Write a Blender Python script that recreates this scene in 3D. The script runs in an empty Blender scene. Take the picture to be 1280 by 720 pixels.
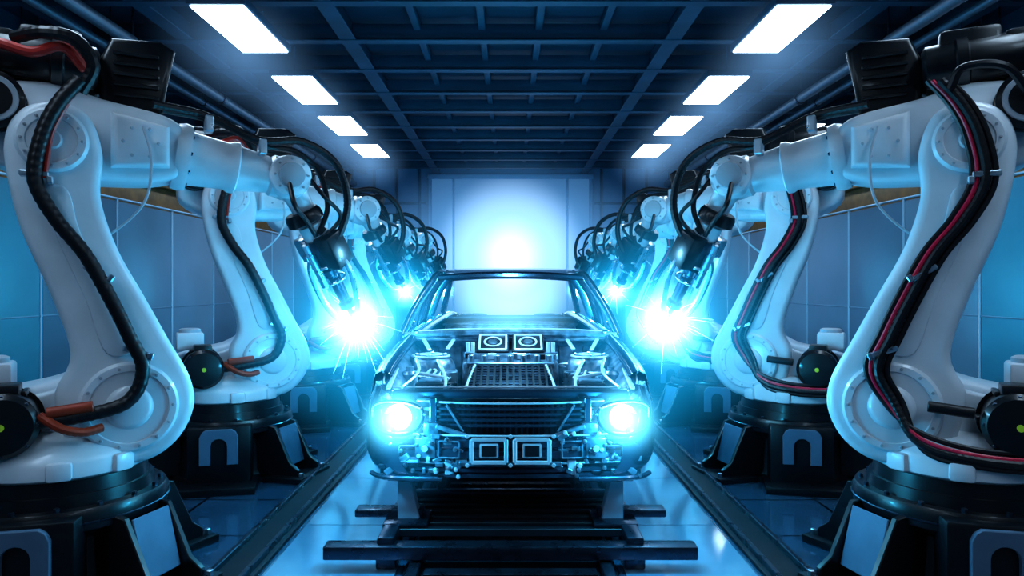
import bpy, bmesh, math, random
from mathutils import Vector, Matrix
random.seed(7)
scene = bpy.context.scene
COL = scene.collection

# ------------------------------------------------------------------ materials
def mat(name, base, metallic=0.0, rough=0.5, emis=None, estr=0.0, var=0.0, vscale=6.0, bump=0.0, bscale=40.0, coat=0.0, rvar=0.0):
    m = bpy.data.materials.new(name); m.use_nodes = True
    nt = m.node_tree; b = nt.nodes['Principled BSDF']
    b.inputs['Base Color'].default_value = (*base, 1)
    b.inputs['Metallic'].default_value = metallic
    b.inputs['Roughness'].default_value = rough
    b.inputs['Coat Weight'].default_value = coat
    b.inputs['Coat Roughness'].default_value = 0.08
    if emis:
        b.inputs['Emission Color'].default_value = (*emis, 1)
        b.inputs['Emission Strength'].default_value = estr
    tc = nt.nodes.new('ShaderNodeTexCoord')
    if var > 0 or rvar > 0:
        n = nt.nodes.new('ShaderNodeTexNoise'); n.inputs['Scale'].default_value = vscale
        n.inputs['Detail'].default_value = 5
        nt.links.new(tc.outputs['Object'], n.inputs['Vector'])
        if var > 0:
            r = nt.nodes.new('ShaderNodeValToRGB')
            r.color_ramp.elements[0].position = 0.3; r.color_ramp.elements[1].position = 0.7
            r.color_ramp.elements[0].color = (*[c*(1-var) for c in base], 1)
            r.color_ramp.elements[1].color = (*[min(1, c*(1+var*0.5)) for c in base], 1)
            nt.links.new(n.outputs['Fac'], r.inputs['Fac'])
            nt.links.new(r.outputs['Color'], b.inputs['Base Color'])
        if rvar > 0:
            mr = nt.nodes.new('ShaderNodeMapRange')
            mr.inputs['From Min'].default_value = 0.3; mr.inputs['From Max'].default_value = 0.7
            mr.inputs['To Min'].default_value = max(0.02, rough-rvar); mr.inputs['To Max'].default_value = rough+rvar
            nt.links.new(n.outputs['Fac'], mr.inputs['Value'])
            nt.links.new(mr.outputs['Result'], b.inputs['Roughness'])
    if bump > 0:
        n2 = nt.nodes.new('ShaderNodeTexNoise'); n2.inputs['Scale'].default_value = bscale
        nt.links.new(tc.outputs['Object'], n2.inputs['Vector'])
        bp = nt.nodes.new('ShaderNodeBump'); bp.inputs['Strength'].default_value = bump; bp.inputs['Distance'].default_value = 0.01
        nt.links.new(n2.outputs['Fac'], bp.inputs['Height'])
        nt.links.new(bp.outputs['Normal'], b.inputs['Normal'])
    return m

def emat(name, col, s, sample=True):
    m = bpy.data.materials.new(name); m.use_nodes = True
    nt = m.node_tree; nt.nodes.clear()
    o = nt.nodes.new('ShaderNodeOutputMaterial'); e = nt.nodes.new('ShaderNodeEmission')
    e.inputs['Color'].default_value = (*col, 1); e.inputs['Strength'].default_value = s
    nt.links.new(e.outputs[0], o.inputs['Surface'])
    if not sample:
        try: m.cycles.emission_sampling = 'NONE'
        except Exception: pass
    return m

WHITE = mat('robot_white_paint', (0.72, 0.79, 0.85), 0, 0.33, var=0.12, vscale=3, coat=0.3)
WHITE2 = mat('robot_grey_paint', (0.42, 0.48, 0.54), 0, 0.4, var=0.1)
BLACK = mat('black_gloss_paint', (0.004, 0.006, 0.009), 0, 0.35, coat=0.15, rvar=0.08, vscale=8)
RUBBER = mat('black_rubber', (0.008, 0.008, 0.011), 0, 0.4)
RED = mat('red_hose', (0.55, 0.03, 0.02), 0, 0.35)
PINK = mat('magenta_cable', (0.7, 0.02, 0.07), 0, 0.35)
ORANGE = mat('red_brown_hose', (0.38, 0.05, 0.02), 0.1, 0.4, var=0.3)
YEL = mat('yellow_cap', (0.65, 0.75, 0.05), 0, 0.4)
STEEL = mat('brushed_steel', (0.45, 0.57, 0.66), 0.95, 0.32, bump=0.1, rvar=0.1, vscale=15)
DSTEEL = mat('dark_steel', (0.06, 0.085, 0.12), 0.9, 0.32, rvar=0.12, vscale=10)
DMATTE = mat('dark_matte', (0.008, 0.013, 0.02), 0.2, 0.5, var=0.3)
PANELBL = mat('bluegrey_plate', (0.10, 0.18, 0.27), 0.0, 0.6, var=0.15)
SKIDPL = mat('skid_post_plate', (0.30, 0.42, 0.52), 0.1, 0.45, var=0.15)
CARSKIN = mat('car_skin_steel', (0.06, 0.11, 0.165), 0.75, 0.22, coat=0.9, rvar=0.06, vscale=4)
CARIN = mat('car_inner_steel', (0.26, 0.38, 0.48), 0.75, 0.36, var=0.65, vscale=14, bump=0.2)
CARBR = mat('car_bright_zinc', (0.80, 0.88, 0.95), 0.5, 0.4, var=0.1)
LAMP = emat('headlamp_glow', (0.25, 0.85, 1.0), 60, False)
ARC = emat('arc_core', (0.35, 0.9, 1.0), 60, False)
SPARK = emat('spark_streak', (0.12, 0.7, 1.0), 9, False)
CEIL_L = emat('ceiling_lamp_emitter', (0.58, 0.79, 1.0), 12.5)

# ------------------------------------------------------------------ mesh builder
def catmull(pts, n=8, closed=False):
    P = [Vector(p) for p in pts]; out = []
    N = len(P)
    rng = N if closed else N-1
    for i in range(rng):
        if closed:
            a, b, c, d = P[(i-1) % N], P[i], P[(i+1) % N], P[(i+2) % N]
        else:
            b, c = P[i], P[i+1]
            a = P[i-1] if i > 0 else b+(b-c)
            d = P[i+2] if i+2 < N else c+(c-b)
        for k in range(n):
            t = k/n
            out.append(0.5*((2*b)+(c-a)*t+(2*a-5*b+4*c-d)*t*t+(3*b-a-3*c+d)*t**3))
    if not closed: out.append(P[-1].copy())
    return out

def basis(axis):
    a = Vector(axis).normalized()
    u = a.cross(Vector((0, 0, 1)))
    if u.length < 1e-3: u = a.cross(Vector((1, 0, 0)))
    u.normalize(); v = a.cross(u)
    return a, u, v

class MB:
    def __init__(s):
        s.v = []; s.f = []; s.m = []; s.mats = []
    def mi(s, m):
        if m not in s.mats: s.mats.append(m)
        return s.mats.index(m)
    def add(s, vs, fs, m, M=None):
        o = len(s.v); k = s.mi(m)
        for p in vs:
            p = Vector(p)
            s.v.append(M @ p if M else p)
        for f in fs:
            s.f.append([o+i for i in f]); s.m.append(k)
    def lathe(s, prof, p0, axis, m, segs=32, M=None):
        a, u, v = basis(axis); p0 = Vector(p0)
        vs = []; fs = []
        for t, r in prof:
            for i in range(segs):
                th = 2*math.pi*i/segs
                vs.append(p0+a*t+(u*math.cos(th)+v*math.sin(th))*max(r, 1e-4))
        for j in range(len(prof)-1):
            for i in range(segs):
                k = (i+1) % segs
                fs.append((j*segs+i, j*segs+k, (j+1)*segs+k, (j+1)*segs+i))
        fs.append(list(range(segs))[::-1]); fs.append([(len(prof)-1)*segs+i for i in range(segs)])
        s.add(vs, fs, m, M)
    def cyl(s, p0, p1, r, m, segs=20, r1=None, ch=0.12):
        d = Vector(p1)-Vector(p0); L = d.length
        if r1 is None: r1 = r
        c = min(r, r1)*ch
        s.lathe([(0, r-c), (c, r), (L-c, r1), (L, r1-c)], p0, d, m, segs)
    def from_bm(s, bm, m, M=None):
        bm.verts.index_update()
        s.add([v.co.copy() for v in bm.verts], [[v.index for v in f.verts] for f in bm.faces], m, M)
        bm.free()
    def box(s, c, size, m, rot=None, bev=0.01, M=None):
        bm = bmesh.new(); bmesh.ops.create_cube(bm, size=1)
        for v in bm.verts: v.co = Vector((v.co.x*size[0], v.co.y*size[1], v.co.z*size[2]))
        b = min(bev, min(size)*0.3)
        if b > 0: bmesh.ops.bevel(bm, geom=bm.edges[:], offset=b, segments=2 if b > 0.008 else 1, affect='EDGES', profile=0.5)
        X = Matrix.Translation(Vector(c))
        if rot is not None: X = X @ rot.to_4x4()
        if M: X = M @ X
        s.from_bm(bm, m, X)
    def beam(s, p0, p1, w, h, m, bev=0.006, up=(0, 0, 1)):
        p0 = Vector(p0); p1 = Vector(p1); d = p1-p0; L = d.length; y = d.normalized()
        x = y.cross(Vector(up))
        if x.length < 1e-3: x = y.cross(Vector((1, 0, 0)))
        x.normalize(); z = x.cross(y)
        R = Matrix((x, y, z)).transposed()
        s.box((p0+p1)/2, (w, L, h), m, R, bev)
    def prism(s, outline, t0, t1, m, bev=0.03, plane='XZ', M=None, seg=3):
        bm = bmesh.new()
        def P(a, b, t):
            return (a, t, b) if plane == 'XZ' else ((a, b, t) if plane == 'XY' else (t, a, b))
        A = [bm.verts.new(P(a, b, t0)) for a, b in outline]
        B = [bm.verts.new(P(a, b, t1)) for a, b in outline]
        n = len(A)
        f1 = bm.faces.new(A); f2 = bm.faces.new(B[::-1])
        for i in range(n): bm.faces.new((A[i], B[i], B[(i+1) % n], A[(i+1) % n]))
        bmesh.ops.recalc_face_normals(bm, faces=bm.faces)
        if bev > 0:
            e = list(set(list(f1.edges)+list(f2.edges)))
            bmesh.ops.bevel(bm, geom=e, offset=bev, segments=seg, affect='EDGES', profile=0.5, clamp_overlap=True)
        s.from_bm(bm, m, M)
    def sweep(s, pts, r, m, segs=10, n=8, corr=0.0, smooth=True, closed=False, sx=1.0):
        P = catmull(pts, n, closed) if smooth else [Vector(p) for p in pts]
        if corr > 0:
            L = [0]
            for i in range(1, len(P)): L.append(L[-1]+(P[i]-P[i-1]).length)
            step = r*0.28; N = max(4, int(L[-1]/step)); Q = []; j = 0
            for k in range(N+1):
                d = L[-1]*k/N
                while j < len(L)-2 and L[j+1] < d: j += 1
                t = (d-L[j])/max(1e-6, L[j+1]-L[j]); Q.append(P[j].lerp(P[j+1], min(1, t)))
            P = Q
        N = len(P); vs = []; fs = []
        T = []
        for i in range(N):
            if closed: t = P[(i+1) % N]-P[(i-1) % N]
            else: t = P[min(i+1, N-1)]-P[max(i-1, 0)]
            T.append(t.normalized())
        _, u, _ = basis(T[0])
        for i in range(N):
            if i > 0:
                u = u-T[i]*u.dot(T[i])
                u.normalize()
            v = T[i].cross(u)
            rr = r if not callable(r) else r(i/(N-1))
            if corr > 0 and (i//2) % 2: rr *= (1-corr)
            for k in range(segs):
                th = 2*math.pi*k/segs+math.pi/segs
                vs.append(P[i]+u*math.cos(th)*rr*sx+v*math.sin(th)*rr)
        R = N if closed else N-1
        for i in range(R):
            i2 = (i+1) % N
            for k in range(segs):
                q = (k+1) % segs
                fs.append((i*segs+k, i*segs+q, i2*segs+q, i2*segs+k))
        if not closed:
            fs.append(list(range(segs))[::-1]); fs.append([(N-1)*segs+i for i in range(segs)])
        s.add(vs, fs, m)
    def ring(s, c, axis, R, r, m, n=28, segs=8):
        a, u, v = basis(axis); c = Vector(c)
        s.sweep([c+(u*math.cos(2*math.pi*i/n)+v*math.sin(2*math.pi*i/n))*R for i in range(n)], r, m, segs, smooth=False, closed=True)
    def bolts(s, c, axis, R, n, r, h, m, a0=0.0):
        a, u, v = basis(axis); c = Vector(c)
        for i in range(n):
            th = a0+2*math.pi*i/n
            s.lathe([(0, r), (h*0.8, r), (h, r*0.7)], c+(u*math.cos(th)+v*math.sin(th))*R, a, m, 6)
    def grid(s, rows, m):
        vs = [p for r in rows for p in r]; w = len(rows[0]); fs = []
        for j in range(len(rows)-1):
            for i in range(w-1):
                fs.append((j*w+i, j*w+i+1, (j+1)*w+i+1, (j+1)*w+i))
        s.add(vs, fs, m)
    def obj(s, name, parent=None, ang=35, recalc=True):
        me = bpy.data.meshes.new(name)
        me.from_pydata([tuple(v) for v in s.v], [], s.f)
        for m in s.mats: me.materials.append(m)
        me.polygons.foreach_set('material_index', s.m)
        me.update()
        if recalc:
            bm = bmesh.new(); bm.from_mesh(me)
            bmesh.ops.recalc_face_normals(bm, faces=bm.faces); bm.to_mesh(me); bm.free()
        me.polygons.foreach_set('use_smooth', [True]*len(me.polygons))
        me.set_sharp_from_angle(angle=math.radians(ang))
        o = bpy.data.objects.new(name, me); COL.objects.link(o)
        if parent: o.parent = parent
        return o

def empty(name, loc=(0, 0, 0), rotz=0.0, scale=(1, 1, 1)):
    e = bpy.data.objects.new(name, None); COL.objects.link(e)
    e.location = loc; e.rotation_euler = (0, 0, rotz); e.scale = scale
    e.empty_display_size = 0.2
    return e

# ------------------------------------------------------------------ glow volumes: halos and haze put in as emission with radial falloff
def glow_mat(name, col, s, pw_=3.5):
    m = bpy.data.materials.new(name); m.use_nodes = True
    nt = m.node_tree; nt.nodes.clear()
    o = nt.nodes.new('ShaderNodeOutputMaterial'); e = nt.nodes.new('ShaderNodeEmission')
    tc = nt.nodes.new('ShaderNodeTexCoord'); ln = nt.nodes.new('ShaderNodeVectorMath'); ln.operation = 'LENGTH'
    nt.links.new(tc.outputs['Object'], ln.inputs[0])
    mr = nt.nodes.new('ShaderNodeMapRange'); mr.inputs['From Min'].default_value = 1.0; mr.inputs['From Max'].default_value = 0.0
    nt.links.new(ln.outputs['Value'], mr.inputs['Value'])
    pw = nt.nodes.new('ShaderNodeMath'); pw.operation = 'POWER'; pw.inputs[1].default_value = pw_
    nt.links.new(mr.outputs['Result'], pw.inputs[0])
    ml = nt.nodes.new('ShaderNodeMath'); ml.operation = 'MULTIPLY'; ml.inputs[1].default_value = s
    nt.links.new(pw.outputs[0], ml.inputs[0]); nt.links.new(ml.outputs[0], e.inputs['Strength'])
    e.inputs['Color'].default_value = (*col, 1)
    nt.links.new(e.outputs[0], o.inputs['Volume'])
    return m
ARC_GLOW = glow_mat('arc_glow_volume', (0.18, 0.72, 1.0), 62, 4)
WELD_GLOW = glow_mat('weld_glow_haze', (0.01, 0.36, 0.72), 2.1, 2.0)
HEAD_GLOW = glow_mat('headlamp_glow_haze', (0.01, 0.36, 0.72), 1.3, 2.0)
HEAD_HALO = glow_mat('headlamp_halo_glow', (0.14, 0.70, 1.0), 62, 4)
HALL_GLOW = glow_mat('hall_glow_haze', (0.16, 0.44, 0.85), .40, 1.5)
LAMPH = glow_mat('lamp_glow_haze', (0.25, 0.55, 1.0), .42, 2.2)
CABIN_GLOW = glow_mat('cabin_glow_haze', (0.20, 0.65, 1.0), .9, 1.0)
def blob(name, parent, m, sc, loc=(0, 0, 0)):
    bm = bmesh.new(); bmesh.ops.create_icosphere(bm, subdivisions=3, radius=1)
    me = bpy.data.meshes.new(name); bm.to_mesh(me); bm.free(); me.materials.append(m)
    o = bpy.data.objects.new(name, me); COL.objects.link(o); o.parent = parent; o.scale = sc; o.location = loc
    return o

# ------------------------------------------------------------------ room
X_W, Y_B, Y_F, Z_C = 6.0, 19.5, -5.0, 4.95
FLOOR = bpy.data.materials.new('epoxy_floor'); FLOOR.use_nodes = True
nt = FLOOR.node_tree; b = nt.nodes['Principled BSDF']
tc = nt.nodes.new('ShaderNodeTexCoord'); nz = nt.nodes.new('ShaderNodeTexNoise'); nz.inputs['Scale'].default_value = 1.3; nz.inputs['Detail'].default_value = 8
nt.links.new(tc.outputs['Object'], nz.inputs['Vector'])
br = nt.nodes.new('ShaderNodeTexBrick'); br.offset = 0.0; br.squash = 1.0
br.inputs['Scale'].default_value = 1.0; br.inputs['Mortar Size'].default_value = 0.012
br.inputs['Brick Width'].default_value = 0.8; br.inputs['Row Height'].default_value = 0.8
br.inputs['Color1'].default_value = (0.07, 0.17, 0.27, 1); br.inputs['Color2'].default_value = (0.05, 0.14, 0.24, 1)
br.inputs['Mortar'].default_value = (0.002, 0.006, 0.012, 1)
nt.links.new(tc.outputs['Object'], br.inputs['Vector'])
mx = nt.nodes.new('ShaderNodeMix'); mx.data_type = 'RGBA'; mx.blend_type = 'MULTIPLY'; mx.inputs[0].default_value = 0.7
nt.links.new(br.outputs['Color'], mx.inputs[6]); nt.links.new(nz.outputs['Fac'], mx.inputs[7])
nt.links.new(mx.outputs[2], b.inputs['Base Color'])
mr = nt.nodes.new('ShaderNodeMapRange'); mr.inputs['From Min'].default_value = 0.35; mr.inputs['From Max'].default_value = 0.65
mr.inputs['To Min'].default_value = 0.06; mr.inputs['To Max'].default_value = 0.22
nt.links.new(nz.outputs['Fac'], mr.inputs['Value']); nt.links.new(mr.outputs['Result'], b.inputs['Roughness'])
bp = nt.nodes.new('ShaderNodeBump'); bp.inputs['Strength'].default_value = 0.25; bp.inputs['Distance'].default_value = 0.004
nt.links.new(br.outputs['Fac'], bp.inputs['Height']); bp.invert = True; nt.links.new(bp.outputs['Normal'], b.inputs['Normal'])
b.inputs['Specular IOR Level'].default_value = 1.0
b.inputs['Coat Weight'].default_value = 0.6; b.inputs['Coat Roughness'].default_value = 0.05

WALLM = mat('wall_blue_paint', (0.03, 0.07, 0.12), 0, 0.5, var=0.25, vscale=1.5)
CEILM = mat('ceiling_deck', (0.011, 0.036, 0.066), 0.1, 0.6, var=0.3, vscale=2)
BEAMM = mat('ceiling_beam_paint', (0.024, 0.068, 0.115), 0.1, 0.55, var=0.3, vscale=2)
BACKM = mat('back_wall_panels', (0.10, 0.21, 0.35), 0, 0.5, var=0.15, vscale=1.5)

def slab(name, c, size, m):
    k = MB(); k.box(c, size, m, bev=0); return k.obj(name)
slab('floor', (0, (Y_B+Y_F)/2, -0.05), (2*X_W, Y_B-Y_F, 0.1), FLOOR)
slab('ceiling', (0, (Y_B+Y_F)/2, Z_C+0.05), (2*X_W, Y_B-Y_F, 0.1), CEILM)
slab('wall_left', (-X_W-0.05, (Y_B+Y_F)/2, Z_C/2), (0.1, Y_B-Y_F, Z_C), WALLM)
slab('wall_right', (X_W+0.05, (Y_B+Y_F)/2, Z_C/2), (0.1, Y_B-Y_F, Z_C), WALLM)
slab('wall_front', (0, Y_F-0.05, Z_C/2), (2*X_W+0.2, 0.1, Z_C), WALLM)
k = MB(); k.box((0, Y_B+0.05, Z_C/2), (2*X_W+0.2, 0.1, Z_C), BACKM, bev=0)
for i in range(-9, 10):
    x = i*0.62
    if abs(x) > 2.3: k.box((x, Y_B-0.04, Z_C/2), (0.06, 0.08, Z_C), BEAMM)
for z in (1.3, 2.6, 3.9):
    for sx in (-1, 1): k.box((sx*4.1, Y_B-0.03, z), (3.6, 0.05, 0.05), BEAMM)
k.obj('wall_back')
def gate_mat():  # radial glow painted into the emission colour, nothing lights it from behind
    m = bpy.data.materials.new('gate_painted_glow'); m.use_nodes = True
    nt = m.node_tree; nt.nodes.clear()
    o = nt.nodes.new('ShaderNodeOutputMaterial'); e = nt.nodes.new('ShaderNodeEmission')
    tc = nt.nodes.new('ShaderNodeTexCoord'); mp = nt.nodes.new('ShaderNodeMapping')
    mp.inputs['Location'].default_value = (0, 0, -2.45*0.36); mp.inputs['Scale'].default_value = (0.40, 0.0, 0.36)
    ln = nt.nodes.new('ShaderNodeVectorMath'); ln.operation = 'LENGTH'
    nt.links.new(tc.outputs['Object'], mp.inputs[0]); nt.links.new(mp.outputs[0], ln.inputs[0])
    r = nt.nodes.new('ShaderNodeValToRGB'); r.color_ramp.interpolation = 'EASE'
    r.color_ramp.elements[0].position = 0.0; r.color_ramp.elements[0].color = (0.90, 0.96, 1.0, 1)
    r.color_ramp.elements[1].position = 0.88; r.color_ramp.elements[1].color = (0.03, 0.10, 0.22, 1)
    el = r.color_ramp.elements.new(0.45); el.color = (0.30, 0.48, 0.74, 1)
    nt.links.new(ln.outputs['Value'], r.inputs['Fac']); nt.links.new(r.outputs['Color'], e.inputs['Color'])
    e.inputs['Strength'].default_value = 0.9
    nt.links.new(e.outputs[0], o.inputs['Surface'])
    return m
GATE = gate_mat()
SOFTF = mat('gate_frame_paint', (0.16, 0.30, 0.46), 0, 0.5)
k = MB()
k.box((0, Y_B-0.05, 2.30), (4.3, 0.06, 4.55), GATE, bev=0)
for x in (-2.2, -1.55, 1.55, 2.2):
    k.box((x, Y_B-0.12, 2.3), (0.06, 0.08, 4.6), SOFTF)
k.box((0, Y_B-0.12, 4.62), (4.5, 0.1, 0.12), SOFTF)
k.obj('door_1')

# ceiling structure
k = MB()
for x in (-5.2, -4.0, -2.0, -1.15, -0.35, 0.35, 1.15, 2.0, 4.0, 5.2):
    hh = 0.22 if abs(x) in (2.0, 4.0, 5.2) else 0.1
    k.box((x, (Y_B+Y_F)/2, Z_C-hh/2-0.02), (0.09, Y_B-Y_F-0.1, hh), BEAMM)
    if hh > 0.2: k.box((x, (Y_B+Y_F)/2, Z_C-hh-0.02), (0.2, Y_B-Y_F-0.1, 0.02), BEAMM)
y = Y_F+0.6
while y < Y_B:
    k.box((0, y, Z_C-0.14), (2*X_W-0.05, 0.07, 0.2), BEAMM)
    k.box((0, y, Z_C-0.25), (2*X_W-0.05, 0.14, 0.02), BEAMM)
    y += 1.2
k.obj('ceiling_beams')

LIGHT_Y = [-1.75, 0.65, 3.05, 5.45, 7.85, 10.3, 12.6, 15.0]
for sx in (-1, 1):
    for y in LIGHT_Y:
        e = empty('ceiling_light', (sx*2.95, y, 4.5))
        k = MB(); k.box((0, 0, 0.04), (0.60, 1.50, 0.08), BEAMM); k.obj('housing', e)
        k = MB(); k.box((0, 0, -0.008), (0.54, 1.42, 0.016), CEIL_L, bev=0); k.obj('diffuser', e)
        k = MB()
        for yy in (-0.6, 0.6): k.cyl((0, yy, 0.05), (0, yy, 0.44), 0.012, BEAMM, 8)
        k.obj('hangers', e)
        if y > 7: blob('lamp_glow_blob', e, LAMPH, (0.95, 1.6, 0.75), (0, 0, -.25))  # added emissive blob imitating glow around the lamp

for y in (7.5, 9.3, 11.3, 13.6, 16):
    e = empty('wall_light', (4.75, y, 4.15))
    k = MB(); k.box((0, 0, 0.03), (0.16, 0.9, 0.06), BEAMM); k.obj('housing', e)
    k = MB(); k.box((0, 0, -0.006), (0.12, 0.84, 0.012), CEIL_L, bev=0); k.obj('tube', e)
    k = MB(); k.cyl((0, 0, 0.05), (0, 0, 0.78), 0.012, BEAMM, 8); k.obj('hanger', e)
PIPE = mat('galvanised_pipe', (0.15, 0.19, 0.24), 0.6, 0.45, rvar=0.1)
CRM = mat('crane_rail_ochre', (0.20, 0.095, 0.02), 0.1, 0.5, var=0.4)
for sx in (-1, 1):
    k = MB()
    for (x, z, r) in ((4.25, 4.42, 0.07), (4.5, 4.36, 0.045), (5.3, 3.9, 0.13), (5.5, 3.5, 0.09)):
        k.cyl((sx*x, Y_F+0.1, z), (sx*x, Y_B-0.1, z), r, PIPE, 14)
        yy = Y_F+1
        while yy < Y_B:
            k.lathe([(0, r*1.0), (0, r*1.25), (0.05, r*1.25), (0.05, r)], (sx*x, yy, z), (0, 1, 0), DSTEEL, 14)
            k.cyl((sx*x, yy, z), (sx*x, yy, 4.93), 0.01, DSTEEL, 6)
            yy += 2.4
    k.obj('overhead_pipes')
    k = MB()
    k.box((sx*5.0, (Y_B+Y_F)/2, 2.85), (0.14, Y_B-Y_F-0.4, 0.4), CRM)
    k.box((sx*5.0, (Y_B+Y_F)/2, 3.06), (0.34, Y_B-Y_F-0.4, 0.03), CRM)
    yy = Y_F+1
    while yy < Y_B:
        k.box((sx*5.0, yy, 1.32), (0.16, 0.16, 2.64), BEAMM); yy += 3.2
    k.obj('conveyor_rail')

# fence: tall framed translucent sheets with slightly different tints
FENS = [mat('fence_sheet_teal_a', (0.035, 0.20, 0.28), 0.0, 0.35, var=0.3, vscale=0.6), mat('fence_sheet_teal_b', (0.03, 0.15, 0.22), 0.0, 0.35, var=0.3, vscale=0.6)]
FENG = [mat('fence_sheet_grey_a', (0.11, 0.18, 0.25), 0.0, 0.35, var=0.3, vscale=0.6), mat('fence_sheet_grey_b', (0.075, 0.13, 0.19), 0.0, 0.35, var=0.3, vscale=0.6), mat('fence_sheet_grey_c', (0.14, 0.21, 0.28), 0.0, 0.35, var=0.3, vscale=0.6)]
FPO = mat('fence_post', (0.34, 0.46, 0.56), 0.2, 0.45)
FPD = mat('fence_midrail', (0.10, 0.17, 0.24), 0.2, 0.45)
for sx in (-1, 1):
    k = MB(); y = 0.2; i = 0
    while y < 18.0:
        w = 1.2
        pm = FENS[i % 2] if y < 5.4 else FENG[(i*2+(1 if sx > 0 else 0)) % 3]
        x = sx*4.1
        k.box((x, y+w/2, 1.39), (0.02, w-0.05, 2.34), pm, bev=0)
        k.box((x, y, 1.3), (0.035, 0.025, 2.6), FPO)
        k.box((x, y+w*.5, 1.42), (0.026, w, 0.02), FPD)
        k.box((x, y+w/2, .19), (0.035, w, 0.03), FPD)
        k.box((x, y+w/2, 2.59), (0.035, w, 0.02), FPO)
        k.box((x, y, 0.01), (0.16, 0.12, 0.02), FPO)
        y += w; i += 1
    k.obj('safety_fence')

# floor rails/gutters and paler strips with the bright floor reflection painted in
FLOOR_REFL = mat('floor_reflection_strip', (0.16, 0.34, 0.48), 0.0, 0.12, var=0.25, vscale=1.2, coat=0.8, rvar=0.05)  # brighter blue stands in for light reflected off the floor
for sx in (-1, 1):
    k = MB()
    k.box((sx*1.62, 8.5, 0.012), (0.30, 19, 0.024), DMATTE, bev=0.003)
    k.box((sx*1.52, 8.5, 0.035), (0.03, 19, 0.05), DSTEEL, bev=0.004)
    k.box((sx*1.72, 8.5, 0.035), (0.03, 19, 0.05), DSTEEL, bev=0.004)
    k.obj('floor_rail')
    k = MB(); y = -1.0
    while y < 17.5:
        k.box((sx*1.055, y+.6, 0.003), (0.76, 1.19, 0.006), FLOOR_REFL, bev=0.001); y += 1.2
    k.obj('floor_glow_strip')
k = MB()
k.box((0, 9.5, 0.01), (1.25, 17.0, 0.02), DMATTE, bev=0.003)
y = 1.5
while y < 17.5:
    k.box((0, y, 0.03), (1.0, 0.09, 0.03), DSTEEL, bev=0.004); y += 0.26
for sx in (-1, 1): k.box((sx*0.56, 9.5, 0.045), (0.07, 17.0, 0.05), DSTEEL, bev=0.006)
k.obj('conveyor_track')

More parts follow.
